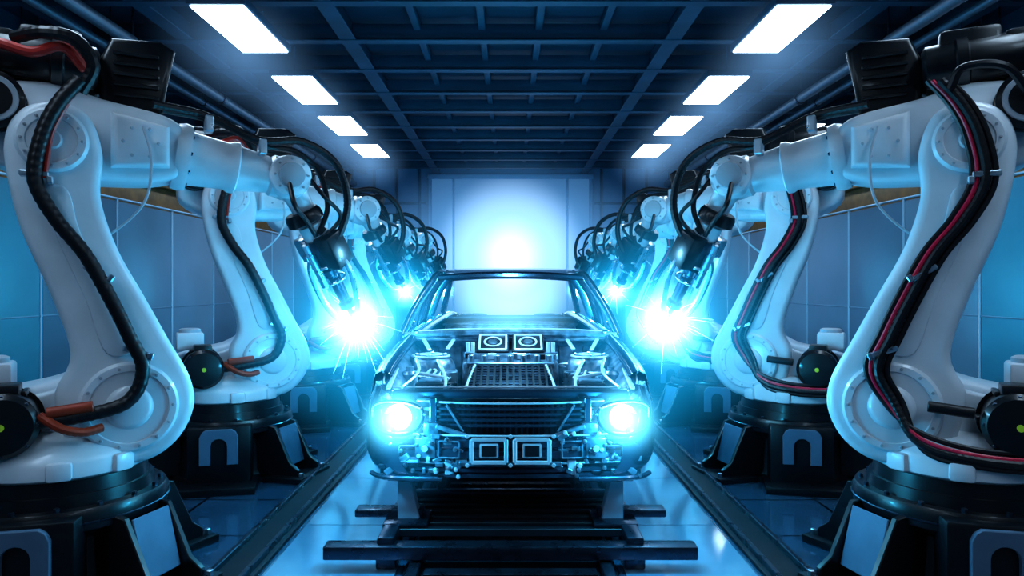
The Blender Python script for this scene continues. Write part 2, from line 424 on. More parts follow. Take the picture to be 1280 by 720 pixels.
# ------------------------------------------------------------------ robots
def build_robot(X, Y, side, yaw_deg, tip_world, elev=0.0, detail=True):
    yaw = math.radians(yaw_deg)
    root = empty('welding_robot', (X, Y, 0), yaw if side < 0 else -yaw, (1, 1, 1) if side < 0 else (-1, 1, 1))
    tx = tip_world[0]-X if side < 0 else -(tip_world[0]-X)
    ty = tip_world[1]-Y
    T = Vector((tx*math.cos(yaw)+ty*math.sin(yaw), -tx*math.sin(yaw)+ty*math.cos(yaw), tip_world[2]))
    UM = Matrix.Rotation(-yaw, 4, 'Z')
    # ---- pedestal
    k = MB()
    k.lathe([(0, .56), (.05, .56), (.05, .47), (.08, .45), (.36, .42), (.40, .50), (.43, .54), (.50, .55), (.54, .53), (.54, .47), (.60, .46), (.60, .44), (.67, .43)], (0, 0, 0), (0, 0, 1), BLACK, 48)
    k.ring((0, 0, .47), (0, 0, 1), .548, .006, DSTEEL, 40)
    k.bolts((0, 0, .54), (0, 0, 1), .50, 16, .016, .02, DSTEEL)
    for ang in (-14, 62, 152, 205):
        R = UM @ Matrix.Rotation(math.radians(ang), 4, 'Z')
        k.prism([(.40, .02), (.80, .02), (.80, .10), (.72, .16), (.58, .46), (.40, .50)], -.18, -.14, BLACK, .006, M=R, seg=1)
        k.prism([(.40, .02), (.80, .02), (.80, .10), (.72, .16), (.58, .46), (.40, .50)], .14, .18, BLACK, .006, M=R, seg=1)
        k.box((.66, 0, .025), (.42, .50, .05), BLACK, M=R)
        k.box((.63, 0, .28), (.34, .27, .015), PANELBL, rot=Matrix.Rotation(math.radians(76), 3, 'Y'), bev=.004, M=R)
        for yy in (-.2, .2): k.lathe([(0, .02), (.03, .02), (.035, .014)], R @ Vector((.83, yy*0.9, .05)), (0, 0, 1), STEEL, 6)
    # arched bracket facing the aisle end
    R = UM @ Matrix.Rotation(math.radians(-76), 4, 'Z')
    zo = .17
    arch = [(-.15, .04), (-.15, .27), (-.13, .31), (-.10, .33), (.10, .33), (.13, .31), (.15, .27), (.15, .04), (.065, .04), (.065, .19)]
    for i in range(1, 8):
        th = math.pi*i/8; arch.append((.065*math.cos(th), .19+.065*math.sin(th)))
    arch += [(-.065, .19), (-.065, .04)]
    k.box((.50, 0, .26), (.2, .5, .52), BLACK, M=R, bev=.02)
    k.box((.60, 0, .03), (.4, .6, .06), BLACK, M=R, bev=.01)
    k.prism([(a_, z_+zo) for a_, z_ in arch], .60, .635, PANELBL, .004, plane='YZ', M=R, seg=1)
    k.obj('pedestal', root)
    # ---- turret
    k = MB()
    k.lathe([(.67, .42), (.69, .455), (.76, .46), (.80, .44), (.84, .38), (.88, .30)], (0, 0, 0), (0, 0, 1), WHITE, 48)
    out = catmull([(v[0], v[1], 0) for v in [(-.48, .70), (.0, .69), (.42, .70), (.62, .82), (.64, 1.08), (.50, 1.24), (.22, 1.28), (-.02, 1.16), (-.30, 1.10), (-.50, 1.02), (-.56, .86)]], 5, True)
    k.prism([(p.x, p.y) for p in out], -.02, .34, WHITE, .04)
    k.prism([(p.x*.8-.02, .9+(p.y-.9)*.8) for p in out], -.10, -.02, WHITE, .02)
    k.lathe([(0, .20), (.06, .20), (.08, .17), (.14, .16), (.15, .14)], (.33, .34, 1.02), (0, 1, 0), WHITE, 32)
    for a in (-60, -20, 40, 200, 240):
        R = UM @ Matrix.Rotation(math.radians(a), 4, 'Z')
        k.box((.42, 0, .73), (.12, .12, .1), WHITE, bev=.02, M=R)
    k.box((-.33, -.05, 1.2), (.22, .24, .15), WHITE, bev=.02)
    k.lathe([(0, .09), (.03, .09), (.04, .07)], (-.33, -.05, 1.27), (0, 0, 1), WHITE2, 20)
    k.box((-.06, -.12, .80), (.10, .02, .12), DMATTE, bev=.004)
    k.obj('turret', root)
    # ---- lower arm
    k = MB()
    pts = [(.0, .95), (-.02, 1.12), (.05, 1.32), (-.04, 1.64), (-.17, 1.98), (-.235, 2.28), (-.24, 2.48), (-.17, 2.62), (-.02, 2.68), (.13, 2.62),
           (.20, 2.42), (.19, 2.18), (.27, 1.9), (.40, 1.64), (.53, 1.38), (.64, 1.16), (.66, .98), (.57, .80), (.40, .70), (.18, .73), (.05, .82)]
    out = catmull([(a, b_, 0) for a, b_ in pts], 5, True)
    o2 = [(p.x, p.y) for p in out]
    k.prism(o2, -.31, -.10, WHITE, .05, seg=4)
    k.lathe([(0, .25), (.02, .25), (.035, .235), (.035, .20), (.025, .195), (.025, .12), (.04, .11), (.05, .09)], (.33, -.31, 1.02), (0, -1, 0), WHITE, 40)
    k.bolts((.33, -.345, 1.02), (0, -1, 0), .218, 14, .009, .010, WHITE2)
    k.lathe([(0, .17), (.02, .17), (.035, .155), (.035, .12), (.028, .115), (.028, .05), (.04, .04)], (-.03, -.31, 2.46), (0, -1, 0), WHITE, 36)
    k.bolts((-.03, -.345, 2.46), (0, -1, 0), .138, 12, .008, .01, WHITE2)
    rib = [(.20, 1.32), (.10, 1.62), (-.03, 1.95), (-.08, 2.2), (.02, 2.2), (.08, 1.97), (.22, 1.66), (.34, 1.36)]
    rb = catmull([(a, b_, 0) for a, b_ in rib], 5, True)
    k.prism([(p.x+.02, p.y) for p in rb], -.325, -.29, WHITE, .01, seg=2)
    k.obj('lower_arm', root)
    # ---- lower motor
    k = MB()
    k.lathe([(0, .16), (.08, .17), (.08, .15), (.26, .15), (.27, .165), (.33, .165), (.36, .14), (.37, .05)], (-.24, -.08, .98), (0, -1, 0), BLACK, 32)
    k.lathe([(0, .018), (.01, .018)], (-.24, -.45, .98), (0, -1, 0), YEL, 12)
    k.bolts((-.24, -.41, .98), (0, -1, 0), .148, 8, .012, .02, DSTEEL)
    k.box((-.24, -.28, 1.14), (.14, .16, .08), BLACK)
    k.cyl((-.05, -.40, 1.03), (.16, -.40, 1.05), .03, ORANGE if side < 0 else RUBBER)
    k.cyl((-.42, -.30, .93), (-.62, -.30, .90), .045, DSTEEL)
    for i in range(6):
        a = i*1.05
        k.box((-.24+.16*math.cos(a), -.18, .98+.16*math.sin(a)), (.03, .18, .03), BLACK)
    k.obj('drive_motor', root)
    # ---- upper arm
    W = Vector((1.235, 0.06, 2.40+elev))
    k = MB()
    up = [(-.40, 2.42), (-.15, 2.30), (.25, 2.29), (.50, 2.31), (.62, 2.38), (.63, 2.60), (.52, 2.70), (.2, 2.76), (-.05, 2.82), (-.32, 2.78), (-.42, 2.62)]
    uo = catmull([(a, b_, 0) for a, b_ in up], 4, True)
    k.prism([(p.x, p.y) for p in uo], -.12, .26, WHITE, .05, seg=3)
    k.prism([(.24, 2.36), (.54, 2.38), (.54, 2.62), (.24, 2.68)], -.20, -.10, WHITE, .04)
    k.bolts((.39, -.20, 2.51), (0, -1, 0), .09, 6, .01, .012, WHITE2)
    S = Vector((.58, .06, 2.49)); D = W-S; L = D.length
    k.lathe([(0, .20), (.04, .21), (.08, .20), (.08, .17), (.11, .165), (.30, .15), (.33, .165), (.36, .165), (.37, .145), (L-.10, .118), (L-.08, .135), (L-.03, .135), (L, .10)], S, D, WHITE, 36)
    k.bolts(S+D.normalized()*.06, D, .18, 10, .012, .03, DSTEEL)
    k.lathe([(0, .10), (.02, .13), (.08, .14), (.24, .14), (.30, .13), (.32, .10)], W+Vector((0.02, -.16, 0)), (0, 1, 0), WHITE, 32)
    k.lathe([(0, .085), (.02, .08), (.03, .03)], W+Vector((0.02, -.16, 0)), (0, -1, 0), WHITE2, 24)
    k.bolts(W+Vector((.02, -.155, 0)), (0, -1, 0), .105, 8, .008, .012, WHITE2)
    k.obj('upper_arm', root)
    # ---- top motors
    k = MB()
    k.prism([(.20, 2.68), (.50, 2.66), (.53, 2.86), (.58, 3.10), (.50, 3.15), (.24, 3.13), (.16, 2.95)], -.06, .20, BLACK, .03)
    for i in range(5): k.box((.37, -.075, 2.80+i*.06), (.24, .02, .02), BLACK, bev=.004)
    for yy in (-.06, .20):
        k.lathe([(0, .09), (.02, .12), (.16, .125), (.17, .14), (.22, .14), (.23, .12), (.52, .12), (.55, .10), (.60, .09), (.62, .06)], (.18, yy, 2.93), (-1, 0, .06), BLACK, 24)
    k.box((-.05, .05, 3.03), (.30, .36, .18), BLACK, bev=.03)
    k.box((-.30, .05, 2.98), (.20, .40, .20), BLACK, bev=.04)
    k.box((-.34, .07, 2.80), (.2, .3, .2), BLACK, bev=.03)
    k.lathe([(0, .15), (.05, .15), (.06, .13), (.10, .13), (.11, .15), (.15, .15), (.17, .12)], (-.30, -.12, 2.66), (0, -1, 0), BLACK, 32)
    k.lathe([(0, .125), (.012, .12), (.012, .10)], (-.30, -.285, 2.66), (0, -1, 0), WHITE2, 28)
    k.lathe([(0, .098), (.014, .095)], (-.30, -.287, 2.66), (0, -1, 0), BLACK, 28)
    k.lathe([(0, .014), (.02, .014)], (-.30, -.295, 2.66), (0, -1, 0), YEL, 12)
    k.obj('axis_motors', root)
    # ---- wrist link + weld gun
    k = MB()
    H = W+(T-W)*0.42+Vector((-.02, -.05, .03))
    d1 = H-W; l1 = d1.length
    k.lathe([(0, .10), (.10, .095), (.14, .08), (l1-.12, .072), (l1-.10, .09), (l1, .09)], W+Vector((.02, 0, 0)), d1, WHITE, 24)
    k.lathe([(0, .11), (.03, .125), (.08, .125), (.10, .09)], W+d1*.55, d1, BLACK, 24)
    k.obj('wrist', root)
    k = MB()
    d2 = T-H; l2 = d2.length; a, u, v = basis(d2)
    k.lathe([(0, .10), (.03, .11), (.08, .11), (.09, .07), (.22, .07), (.24, .085), (.28, .085), (.30, .045), (l2*.72, .04), (l2*.74, .055), (l2*.8, .055), (l2*.82, .022), (l2-.05, .016), (l2-.02, .006)], H, d2, DSTEEL, 20)
    Rm = Matrix((u, a, v)).transposed()
    k.box(H+a*.10+u*.12, (.14, .24, .16), BLACK, Rm, .015)
    k.box(H+a*.06-u*.11, (.10, .14, .12), STEEL, Rm, .012)
    k.cyl(H+a*.0+v*.1, H+a*.34+v*.1, .028, STEEL)
    k.cyl(H+a*.0-v*.1, H+a*.30-v*.1, .022, STEEL)
    k.sweep([H+a*.14-u*.10, H+a*.28-u*.20, H+a*(l2*.75)-u*.22, H+a*(l2*.98)-u*.15, H+a*(l2*1.0)-u*.06], .026, STEEL, 8)
    k.sweep([H+a*.12+u*.16, H+a*.30+u*.18, H+a*(l2*.8)+u*.09, H+a*(l2*.9)+u*.02], .02, STEEL, 8)
    for i in range(5):
        k.box(H+a*(.05+i*.07)+u*random.uniform(-.09, .09)+v*random.uniform(-.1, .1), (.05, .05, .06), random.choice([STEEL, DSTEEL, BLACK]), Rm, .006)
    k.ring(H+a*.2, a, .10, .012, STEEL)
    k.ring(H+a*.34, a, .075, .01, STEEL)
    k.obj('weld_gun', root)
    # ---- hoses
    k = MB()
    path = [(.10, 2.78), (.0, 2.64), (-.07, 2.47), (-.10, 2.24), (-.01, 2.04), (.12, 1.86), (.235, 1.63), (.33, 1.41), (.395, 1.23), (.32, 1.06), (.10, 1.0), (-.10, .98)]
    if side < 0:
        k.sweep([(a_, -.385, b_) for a_, b_ in path], .038, RUBBER, 12, corr=.05)
        k.sweep([(.12, -.30, 2.86), (.02, -.36, 2.95), (-.12, -.36, 2.90), (-.30, -.34, 2.93), (-.5, -.3, 2.85), (-.72, -.2, 2.88)], .028, RED, 10)
        k.sweep([(.10, -.36, 2.72), (.16, -.40, 2.86), (.08, -.42, 2.98), (-.06, -.40, 3.0), (-.2, -.3, 2.98)], .034, RUBBER, 10, corr=.05)
        k.sweep([(a_+.040, -.375, b_+.01) for a_, b_ in path[1:4]], .014, RED, 8)
        k.sweep([(-.08, -.40, 1.02), (.02, -.44, .95), (.12, -.42, .92), (.20, -.38, .93)], .024, ORANGE, 10, corr=.05)
    else:
        k.sweep([(a_, -.37, b_) for a_, b_ in path[:-2]]+[(.20, -.42, .86), (-.05, -.46, .80), (-.4, -.42, .80), (-.8, -.3, .84)], .026, RUBBER, 10, corr=.05)
        k.sweep([(a_+.038, -.365, b_+.005) for a_, b_ in path[:-2]]+[(.20, -.43, .885), (-.05, -.46, .825), (-.4, -.42, .825), (-.8, -.3, .86)], .012, PINK, 8)
        k.sweep([(a_+.060, -.355, b_+.01) for a_, b_ in path[:-2]]+[(.22, -.41, .92), (-.05, -.44, .85), (-.4, -.40, .85)], .016, RUBBER, 8)
        k.sweep([(a_-.042, -.36, b_-.005) for a_, b_ in path[:-2]]+[(.18, -.42, .82), (-.05, -.46, .77), (-.4, -.42, .76)], .016, RUBBER, 8)
        k.sweep([(-.30, -.30, 2.66), (-.18, -.42, 2.80), (.0, -.42, 2.82), (.06, -.4, 2.72)], .022, RUBBER, 8)
    for (cx, cz, an) in ((.17, 1.76, .6), (-.105, 2.27, 0), (.36, 1.33, .35)):
        k.box((cx, -.36, cz), (.13, .06, .03), STEEL, Matrix.Rotation(an, 3, 'Y'), .006)
        k.box((cx+.07, -.37, cz-.03), (.03, .08, .04), STEEL, Matrix.Rotation(an, 3, 'Y'), .006)
    k.sweep([(.45, -.18, 2.74), (.75, -.10, 2.72), (1.05, -.12, 2.60), (1.32, -.10, 2.62), (1.55, -.06, 2.50), (1.64, -.02, 2.25), (1.58, 0, 2.02), (H.x+.08, H.y-.08, H.z+.02)], .026, RUBBER, 10, corr=.05)
    k.sweep([(.50, -.14, 2.72), (.80, -.06, 2.70), (1.08, -.08, 2.58), (1.30, -.04, 2.56), (1.46, .02, 2.44), (1.52, .04, 2.22), (1.46, .02, 2.05), (H.x+.04, H.y-.1, H.z+.06)], .018, RUBBER, 8)
    k.sweep([(.40, -.22, 2.60), (.44, -.26, 2.40), (.40, -.26, 2.15), (.20, -.20, 1.95), (.05, -.05, 1.9)], .008, WHITE2, 8)
    k.sweep([W+Vector((0, -.17, -.05)), W+Vector((.02, -.24, -.2)), H+Vector((-.1, -.18, .1)), H+Vector((-.02, -.12, 0))], .016, RUBBER, 8)
    k.sweep([W+Vector((.1, -.1, .05)), W+Vector((.22, -.16, -.12)), H+Vector((.14, -.14, .14)), H+Vector((.05, -.1, 0))], .014, RUBBER, 8)
    k.box((1.07, -.10, 2.56), (.05, .1, .1), STEEL, bev=.008)
    k.box((.76, -.10, 2.67), (.05, .1, .1), STEEL, bev=.008)
    k.obj('hoses', root)
    return root

BASE_X, YS = 2.55, [4.05, 6.45, 8.85, 11.25]
TIPS = [(1.13, 5.2, 1.42), (1.12, 7.55, 1.62), (1.15, 10.0, 1.60), (1.15, 12.4, 1.6)]
for side in (-1, 1):
    for i, (yy, tp) in enumerate(zip(YS, TIPS)):
        build_robot(side*BASE_X, yy, side, [29, 27, 31, 28][i], (side*tp[0], tp[1], tp[2]), elev=[0, .03, -.04, .02][i])

def weld_spark(p, size, energy, n=26, name='weld_spark', big=True):
    root = empty(name, p)
    k = MB(); k.lathe([(-.05, .008), (-.035, .036), (0, .05), (.035, .036), (.05, .008)], (0, 0, 0), (0, 0, 1), ARC, 16)
    o = k.obj('arc', root); o.scale = (size, size, size)
    k = MB()
    for i in range(n):
        d = Vector((random.gauss(0, 1), random.gauss(0, 1), random.gauss(0, 1))).normalized()
        L = random.uniform(.12, .38)*size
        g = Vector((0, 0, -1))*L*0.25
        p0 = d*.02; p1 = d*L*.5+g*.25; p2 = d*L+g
        w = random.uniform(.003, .006)*size
        k.sweep([p0, p1, p2], (lambda w: (lambda t: w*(1-t)+.0003))(w), SPARK, 5, n=4)
    k.obj('spark_trails', root)
    blob('arc_glow_core', root, ARC_GLOW, (.46*size,)*3)  # emissive spheres imitate the bloom around the arc
    if big: blob('arc_glow_cloud', root, WELD_GLOW, (1.0*size,)*3)
    l = bpy.data.lights.new('arc_light', 'POINT'); l.energy = energy; l.color = (0.05, 0.58, 1.0); l.shadow_soft_size = .05
    lo = bpy.data.objects.new('arc_light', l); COL.objects.link(lo); lo.parent = root
for side in (-1, 1):
    weld_spark((side*1.13, 5.2, 1.42), 1.0, 280, 44)
    weld_spark((side*1.12, 7.55, 1.62), .6, 160, 22)
    weld_spark((side*1.15, 10.0, 1.60), .6, 110, 14, big=False)
    weld_spark((side*1.15, 12.4, 1.60), .6, 80, 10, big=False)
sm = empty('hall_glow', (0, 15.9, 2.35))  # self-lit volume imitating the hazy glow at the far end
blob('hall_glow_cloud', sm, HALL_GLOW, (3.7, 3.4, 2.3))

# ------------------------------------------------------------------ car body
car = empty('car_body', (0, 4.4, 0), 0, (1.05, 1, 1))
def interp(tab, y):
    if y <= tab[0][0]: return tab[0][1]
    for i in range(len(tab)-1):
        if y <= tab[i+1][0]:
            t = (y-tab[i][0])/(tab[i+1][0]-tab[i][0])
            return tab[i][1]*(1-t)+tab[i+1][1]*t
    return tab[-1][1]
topz = [(0, .96), (.1, 1.03), (.25, 1.09), (.45, 1.15), (.7, 1.21), (1.0, 1.26), (1.3, 1.31), (2.0, 1.33), (3.2, 1.35), (4.0, 1.36), (4.3, 1.32)]
def botz(y):
    z = .47
    for yc in (.82, 3.5):
        d = abs(y-yc)
        if d < .37: z = max(z, .60+math.sqrt(.37**2-d*d)*1.0)
    return z
plan = catmull([(.66, -.01, 0), (.75, .01, 0), (.835, .08, 0), (.882, .20, 0), (.908, .42, 0), (.918, .9, 0), (.92, 1.6, 0), (.925, 2.4, 0), (.92, 3.2, 0), (.905, 3.8, 0), (.86, 4.15, 0), (.74, 4.28, 0), (.5, 4.3, 0)], 14)
def side_rows(sx, dx=0.0):
    rows = []
    NV = 16
    for p in plan:
        zt = interp(topz, p.y); zb = botz(p.y)
        row = []
        if p.y < .02 and p.x < .79: zt = .70
        elif p.y < .08 and p.x < .85: zt = .70+(zt-.70)*min(1, (p.x-.77)/.06)
        for j in range(NV+1):
            t = j/NV; z = zb+(zt-zb)*t
            ins = .0
            if z > .80: ins += .07*((z-.80)/.5)**2*2
            if z < .68: ins += .10*((.68-z)/.2)**2
            if .98 < z < 1.03: ins += .006
            row.append(Vector((sx*(p.x-ins-dx), p.y+(0.06*((z-.66)/.3)**2 if p.y < .3 else 0), z)))
        l = row[-1]
        row.append(l+Vector((-sx*.03, 0, .014))); row.append(l+Vector((-sx*.07, 0, .012))); row.append(l+Vector((-sx*.10, 0, -.02)))
        rows.append(row)
    return rows
k = MB()
for sx in (-1, 1):
    k.grid(side_rows(sx), CARSKIN)
o = k.obj('side_panels', car, ang=50)
md = o.modifiers.new('sol', 'SOLIDIFY'); md.thickness = .012; md.offset = 0
k = MB()
for sx in (-1, 1):
    k.beam((sx*.84, 1.22, .51), (sx*.84, 3.1, .51), .09, .08, CARSKIN, .02)
    k.sweep([(sx*(p.x-.045-.07*((interp(topz, p.y)-.80)/.5)**2*2), p.y+(.06*((interp(topz, p.y)-.66)/.3)**2 if p.y < .3 else 0), interp(topz, p.y)+.018) for p in plan[32:96:6]], .006, CARBR, 6, n=3)
    for yc in (.82, 3.5):
        pts = [(sx*.905, yc+.37*math.cos(a), .60+.37*math.sin(a)) for a in [math.pi*i/20 for i in range(21)]]
        k.sweep(pts, .012, CARBR, 6, smooth=False)
        rows = []
        for xx in (.90, .60):
            rows.append([Vector((sx*xx, yc+.37*math.cos(math.pi*i/20), .60+.37*math.sin(math.pi*i/20))) for i in range(21)])
        k.grid(rows, DMATTE)
        k.lathe([(0, .30), (.02, .30)], (sx*.60, yc, .66), (sx, 0, 0), DMATTE, 24)
        k.lathe([(0, .14), (.02, .14), (.02, .07), (.08, .06), (.10, .03)], (sx*.72, yc, .58), (sx, 0, 0), STEEL, 28)
        k.bolts((sx*.74, yc, .58), (sx, 0, 0), .05, 5, .008, .03, STEEL)
        k.cyl((sx*.4, yc, .58), (sx*.74, yc, .58), .03, DSTEEL)
    for yy in (1.28, 2.42, 3.30):
        k.sweep([(sx*(.915), yy, .60), (sx*.922, yy, .9), (sx*.87, yy, 1.18), (sx*.845, yy, interp(topz, yy)-.01)], .006, DMATTE, 5)
    for yy in (2.2, 3.1): k.box((sx*.88, yy, 1.12), (.03, .16, .025), CARBR)
k.obj('sills_and_arches', car)

# greenhouse
k = MB()
for sx in (-1, 1):
    A = [(sx*.815, 1.18, 1.28), (sx*.77, 1.48, 1.46), (sx*.70, 1.78, 1.64), (sx*.64, 2.05, 1.765)]
    Rf = [(sx*.61, 2.4, 1.80), (sx*.60, 2.9, 1.81), (sx*.61, 3.3, 1.79)]
    C = [(sx*.68, 3.7, 1.62), (sx*.76, 4.05, 1.38)]
    k.sweep(A+Rf+C, .042, CARSKIN, 8, sx=.8)
    k.sweep([(sx*.83, 2.45, 1.30), (sx*.75, 2.48, 1.58), (sx*.62, 2.5, 1.80)], .045, CARSKIN, 8, sx=.7)
    k.sweep([(sx*.83, 3.35, 1.34), (sx*.74, 3.36, 1.6), (sx*.62, 3.3, 1.79)], .035, CARSKIN, 8, sx=.7)
    k.sweep([(sx*.79, 1.42, 1.34), (sx*.79, 1.62, 1.36), (sx*.76, 1.62, 1.52)], .018, CARSKIN, 6)
rows = []
for j in range(13):
    y = 1.98+j/12*1.45
    zc = 1.80+.03*math.sin(math.pi*j/12); w = .63
    rows.append([Vector((w*math.sin(math.pi/2*(i/10)), y-.05*(math.cos(math.pi/2*i/10)), zc+.03*math.cos(math.pi/2*i/10))) for i in range(-10, 11)])
k.grid(rows, CARSKIN)
k.obj('roof_frame', car, ang=45)
k = MB()
for yy, zz in ((2.0, 1.775), (2.5, 1.79), (3.0, 1.79), (3.38, 1.775)):
    k.sweep([(-.62, yy, zz-.02), (-.3, yy-.03, zz), (0, yy-.04, zz+.005), (.3, yy-.03, zz), (.62, yy, zz-.02)], .025, CARSKIN, 6)
k.sweep([(-.76, 4.05, 1.30), (-.4, 4.12, 1.30), (.4, 4.12, 1.30), (.76, 4.05, 1.30)], .03, CARSKIN, 8)
k.box((0, 4.26, 1.0), (1.4, .05, .55), CARSKIN)
k.box((0, 3.85, 1.24), (1.45, .5, .03), CARIN)
k.box((0, 3.6, .98), (1.4, .04, .50), CARIN)
for i in range(-3, 4): k.box((i*.2, 3.57, .98), (.05, .04, .45), CARIN)
k.box((0, 2.7, .50), (1.66, 3.1, .04), CARIN)
k.box((0, 2.4, .58), (.28, 2.4, .16), CARIN, bev=.04)
for yy in (1.8, 2.4, 3.0): k.box((0, yy, .56), (1.6, .10, .08), CARIN, bev=.015)
k.cyl((-.72, 1.62, 1.18), (.72, 1.62, 1.18), .035, STEEL)
for x in (-.5, -.2, .15, .55): k.box((x, 1.60, 1.12), (.06, .08, .2), CARIN)
for x in (-.2, 0, .2): k.box((x, 1.55, 1.26), (.10, .1, .08), CARIN)
k.obj('cabin_structure', car)
blob('cabin_glow_blob', car, CABIN_GLOW, (.66, 1.1, .40), (0, 2.6, 1.42))  # emissive volume added to brighten the view through the windshield

# engine bay
k = MB()
k.box((0, 1.30, .93), (1.56, .03, .70), CARIN)
for x in (-.6, -.42, -.2, .2, .42, .6):
    k.box((x, 1.275, .98), (.10, .03, .45), CARIN)
k.sweep([(-.80, 1.20, 1.29), (-.4, 1.12, 1.315), (0, 1.09, 1.32), (.4, 1.12, 1.315), (.80, 1.20, 1.29)], .032, CARIN, 8)
k.sweep([(-.78, 1.32, 1.31), (-.4, 1.25, 1.335), (0, 1.22, 1.34), (.4, 1.25, 1.335), (.78, 1.32, 1.31)], .012, CARBR, 8)
k.box((0, 1.23, 1.27), (1.5, .22, .03), CARIN)
for x in range(-7, 8): k.lathe([(0, .016), (.01, .014)], (x*.1, 1.17, 1.315), (0, 0, 1), CARBR if x % 2 else DMATTE, 10)
for sx in (-1, 1):
    rows = []
    for j in range(14):
        y = .08+j/13*1.2; zt = interp(topz, y)-.02
        rows.append([Vector((sx*.79, y, zt)), Vector((sx*.74, y, zt-.02)), Vector((sx*.68, y, zt-.08)), Vector((sx*.62, y, zt-.22)), Vector((sx*.56, y, .85)), Vector((sx*.5, y, .72))])
    k.grid(rows, CARIN)
    k.lathe([(0, .19), (.2, .17), (.24, .15), (.26, .12), (.27, .11), (.27, .075), (.25, .07)], (sx*.56, .86, .90), (0, 0, 1), CARIN, 32)
    k.ring((sx*.56, .86, 1.168), (0, 0, 1), .13, .008, CARBR)
    k.ring((sx*.56, .86, 1.18), (0, 0, 1), .075, .007, CARBR)
    k.bolts((sx*.56, .86, 1.16), (0, 0, 1), .10, 4, .014, .03, STEEL)
    k.beam((sx*.47, .0, .78), (sx*.47, 1.25, .82), .09, .12, CARIN, .01)
    k.beam((sx*.74, .12, 1.035), (sx*.76, 1.2, 1.25), .03, .02, CARBR, .006)
    k.sweep([(sx*.66, .14, 1.04), (sx*.60, .30, 1.09), (sx*.60, .50, 1.12), (sx*.64, .66, 1.17)], .010, CARBR, 8)
    k.sweep([(sx*.40, .16, 1.03), (sx*.42, .40, 1.06), (sx*.45, .62, 1.08), (sx*.50, .72, 1.15)], .012, CARBR, 8)
    k.beam((sx*.40, .42, 1.06), (sx*.62, .42, 1.10), .022, .022, CARBR)
    k.beam((sx*.46, 1.02, 1.20), (sx*.40, 1.18, 1.30), .03, .02, CARBR)
    k.beam((sx*.58, .96, 1.20), (sx*.66, 1.18, 1.29), .03, .02, CARBR)
    k.box((sx*.50, .30, .98), (.18, .22, .16), DMATTE, bev=.015)
    k.box((sx*.50, .30, 1.065), (.14, .16, .015), CARIN)
    k.lathe([(0, .05), (.1, .055), (.12, .04), (.12, .025), (.15, .025)], (sx*.66, .5, .98), (0, 0, 1), STEEL, 16)
    k.lathe([(0, .045), (.1, .045), (.11, .03)], (sx*.40, .60, .98), (0, 0, 1), STEEL, 16)
    for i in range(80):
        x = sx*random.uniform(.36, .72); y = random.uniform(.12, 1.15)
        z = interp(topz, y)-.17-abs(.75-abs(x))*.25+random.uniform(-.03, .05)
        if random.random() < .45: k.box((x, y, z), (random.uniform(.02, .08), random.uniform(.02, .08), random.uniform(.02, .06)), random.choice([STEEL, CARIN, CARBR, DSTEEL, DMATTE]), Matrix.Rotation(random.uniform(0, 3), 3, 'Z'), .004)
        else: k.lathe([(0, .014), (.03, .014), (.035, .008)], (x, y, z), (random.uniform(-.3, .3), random.uniform(-.5, .2), 1), random.choice([STEEL, CARBR]), 10)
    for i in range(12):
        x = sx*random.uniform(.38, .66); y = random.uniform(.15, .7); z = interp(topz, y)-.12
        k.sweep([(x, y, z-.05), (x+random.uniform(-.1, .1), y+.12, z+.03), (x+random.uniform(-.12, .12), y+.25, z+.02), (x+random.uniform(-.1, .1), y+.36, z-.03)], random.uniform(.006, .011), random.choice([STEEL, RUBBER, CARBR]), 6)
k.box((0, .92, .98), (.66, .46, .34), CARIN, bev=.03)
k.box((0, .98, 1.165), (.58, .32, .05), CARIN, bev=.015)
tilt = Matrix.Rotation(math.radians(28), 3, 'X')
for x in (-.125, .125):
    c = Vector((x, .95, 1.24))
    k.box(c, (.23, .24, .05), DMATTE, tilt, .01)
    n = tilt @ Vector((0, 0, 1))
    fr = [tilt @ Vector(q)+c+n*.026 for q in ((-.095, -.10, 0), (.095, -.10, 0), (.095, .10, 0), (-.095, .10, 0))]
    for i in range(4): k.beam(fr[i], fr[(i+1) % 4], .014, .014, CARBR, .003)
    k.ring(c+n*.03, n, .06, .007, CARBR)
    k.lathe([(0, .035), (.01, .033)], c+n*.026, n, STEEL, 16)
for x in (-.30, -.265, .265, .30):
    k.cyl((x, .86, 1.19), (x, .86, 1.27), .014, CARBR, 12)
for i in range(7): k.cyl((-.27+i*.09, .70, 1.14), (-.27+i*.09, .70, 1.19), .022, STEEL, 12)
for i in range(24):
    x = random.uniform(-.32, .32); y = random.uniform(.72, .84)
    k.box((x, y, 1.165+random.uniform(0, .02)), (random.uniform(.02, .06), random.uniform(.02, .04), .04), random.choice([STEEL, CARBR, CARIN, DMATTE]), None, .004)
c0 = Vector((0, .42, 1.045)); sl = Matrix.Rotation(math.radians(15), 3, 'X')
k.box(c0, (.56, .52, .025), DMATTE, sl, .006)
for i in range(-6, 7): 
    for j in range(-5, 6):
        p = sl @ Vector((i*.042, j*.045, .014))+c0
        k.box(p, (.026, .028, .008), DSTEEL, sl, 0)
for sx in (-1, 1): k.beam(sl @ Vector((sx*.29, -.27, .01))+c0, sl @ Vector((sx*.24, .27, .01))+c0, .018, .02, CARBR)
k.beam((-.3, .675, 1.12), (.3, .675, 1.12), .03, .04, CARIN)
k.box((0, .7, .62), (1.0, 1.1, .04), DMATTE)
k.obj('engine_bay', car)

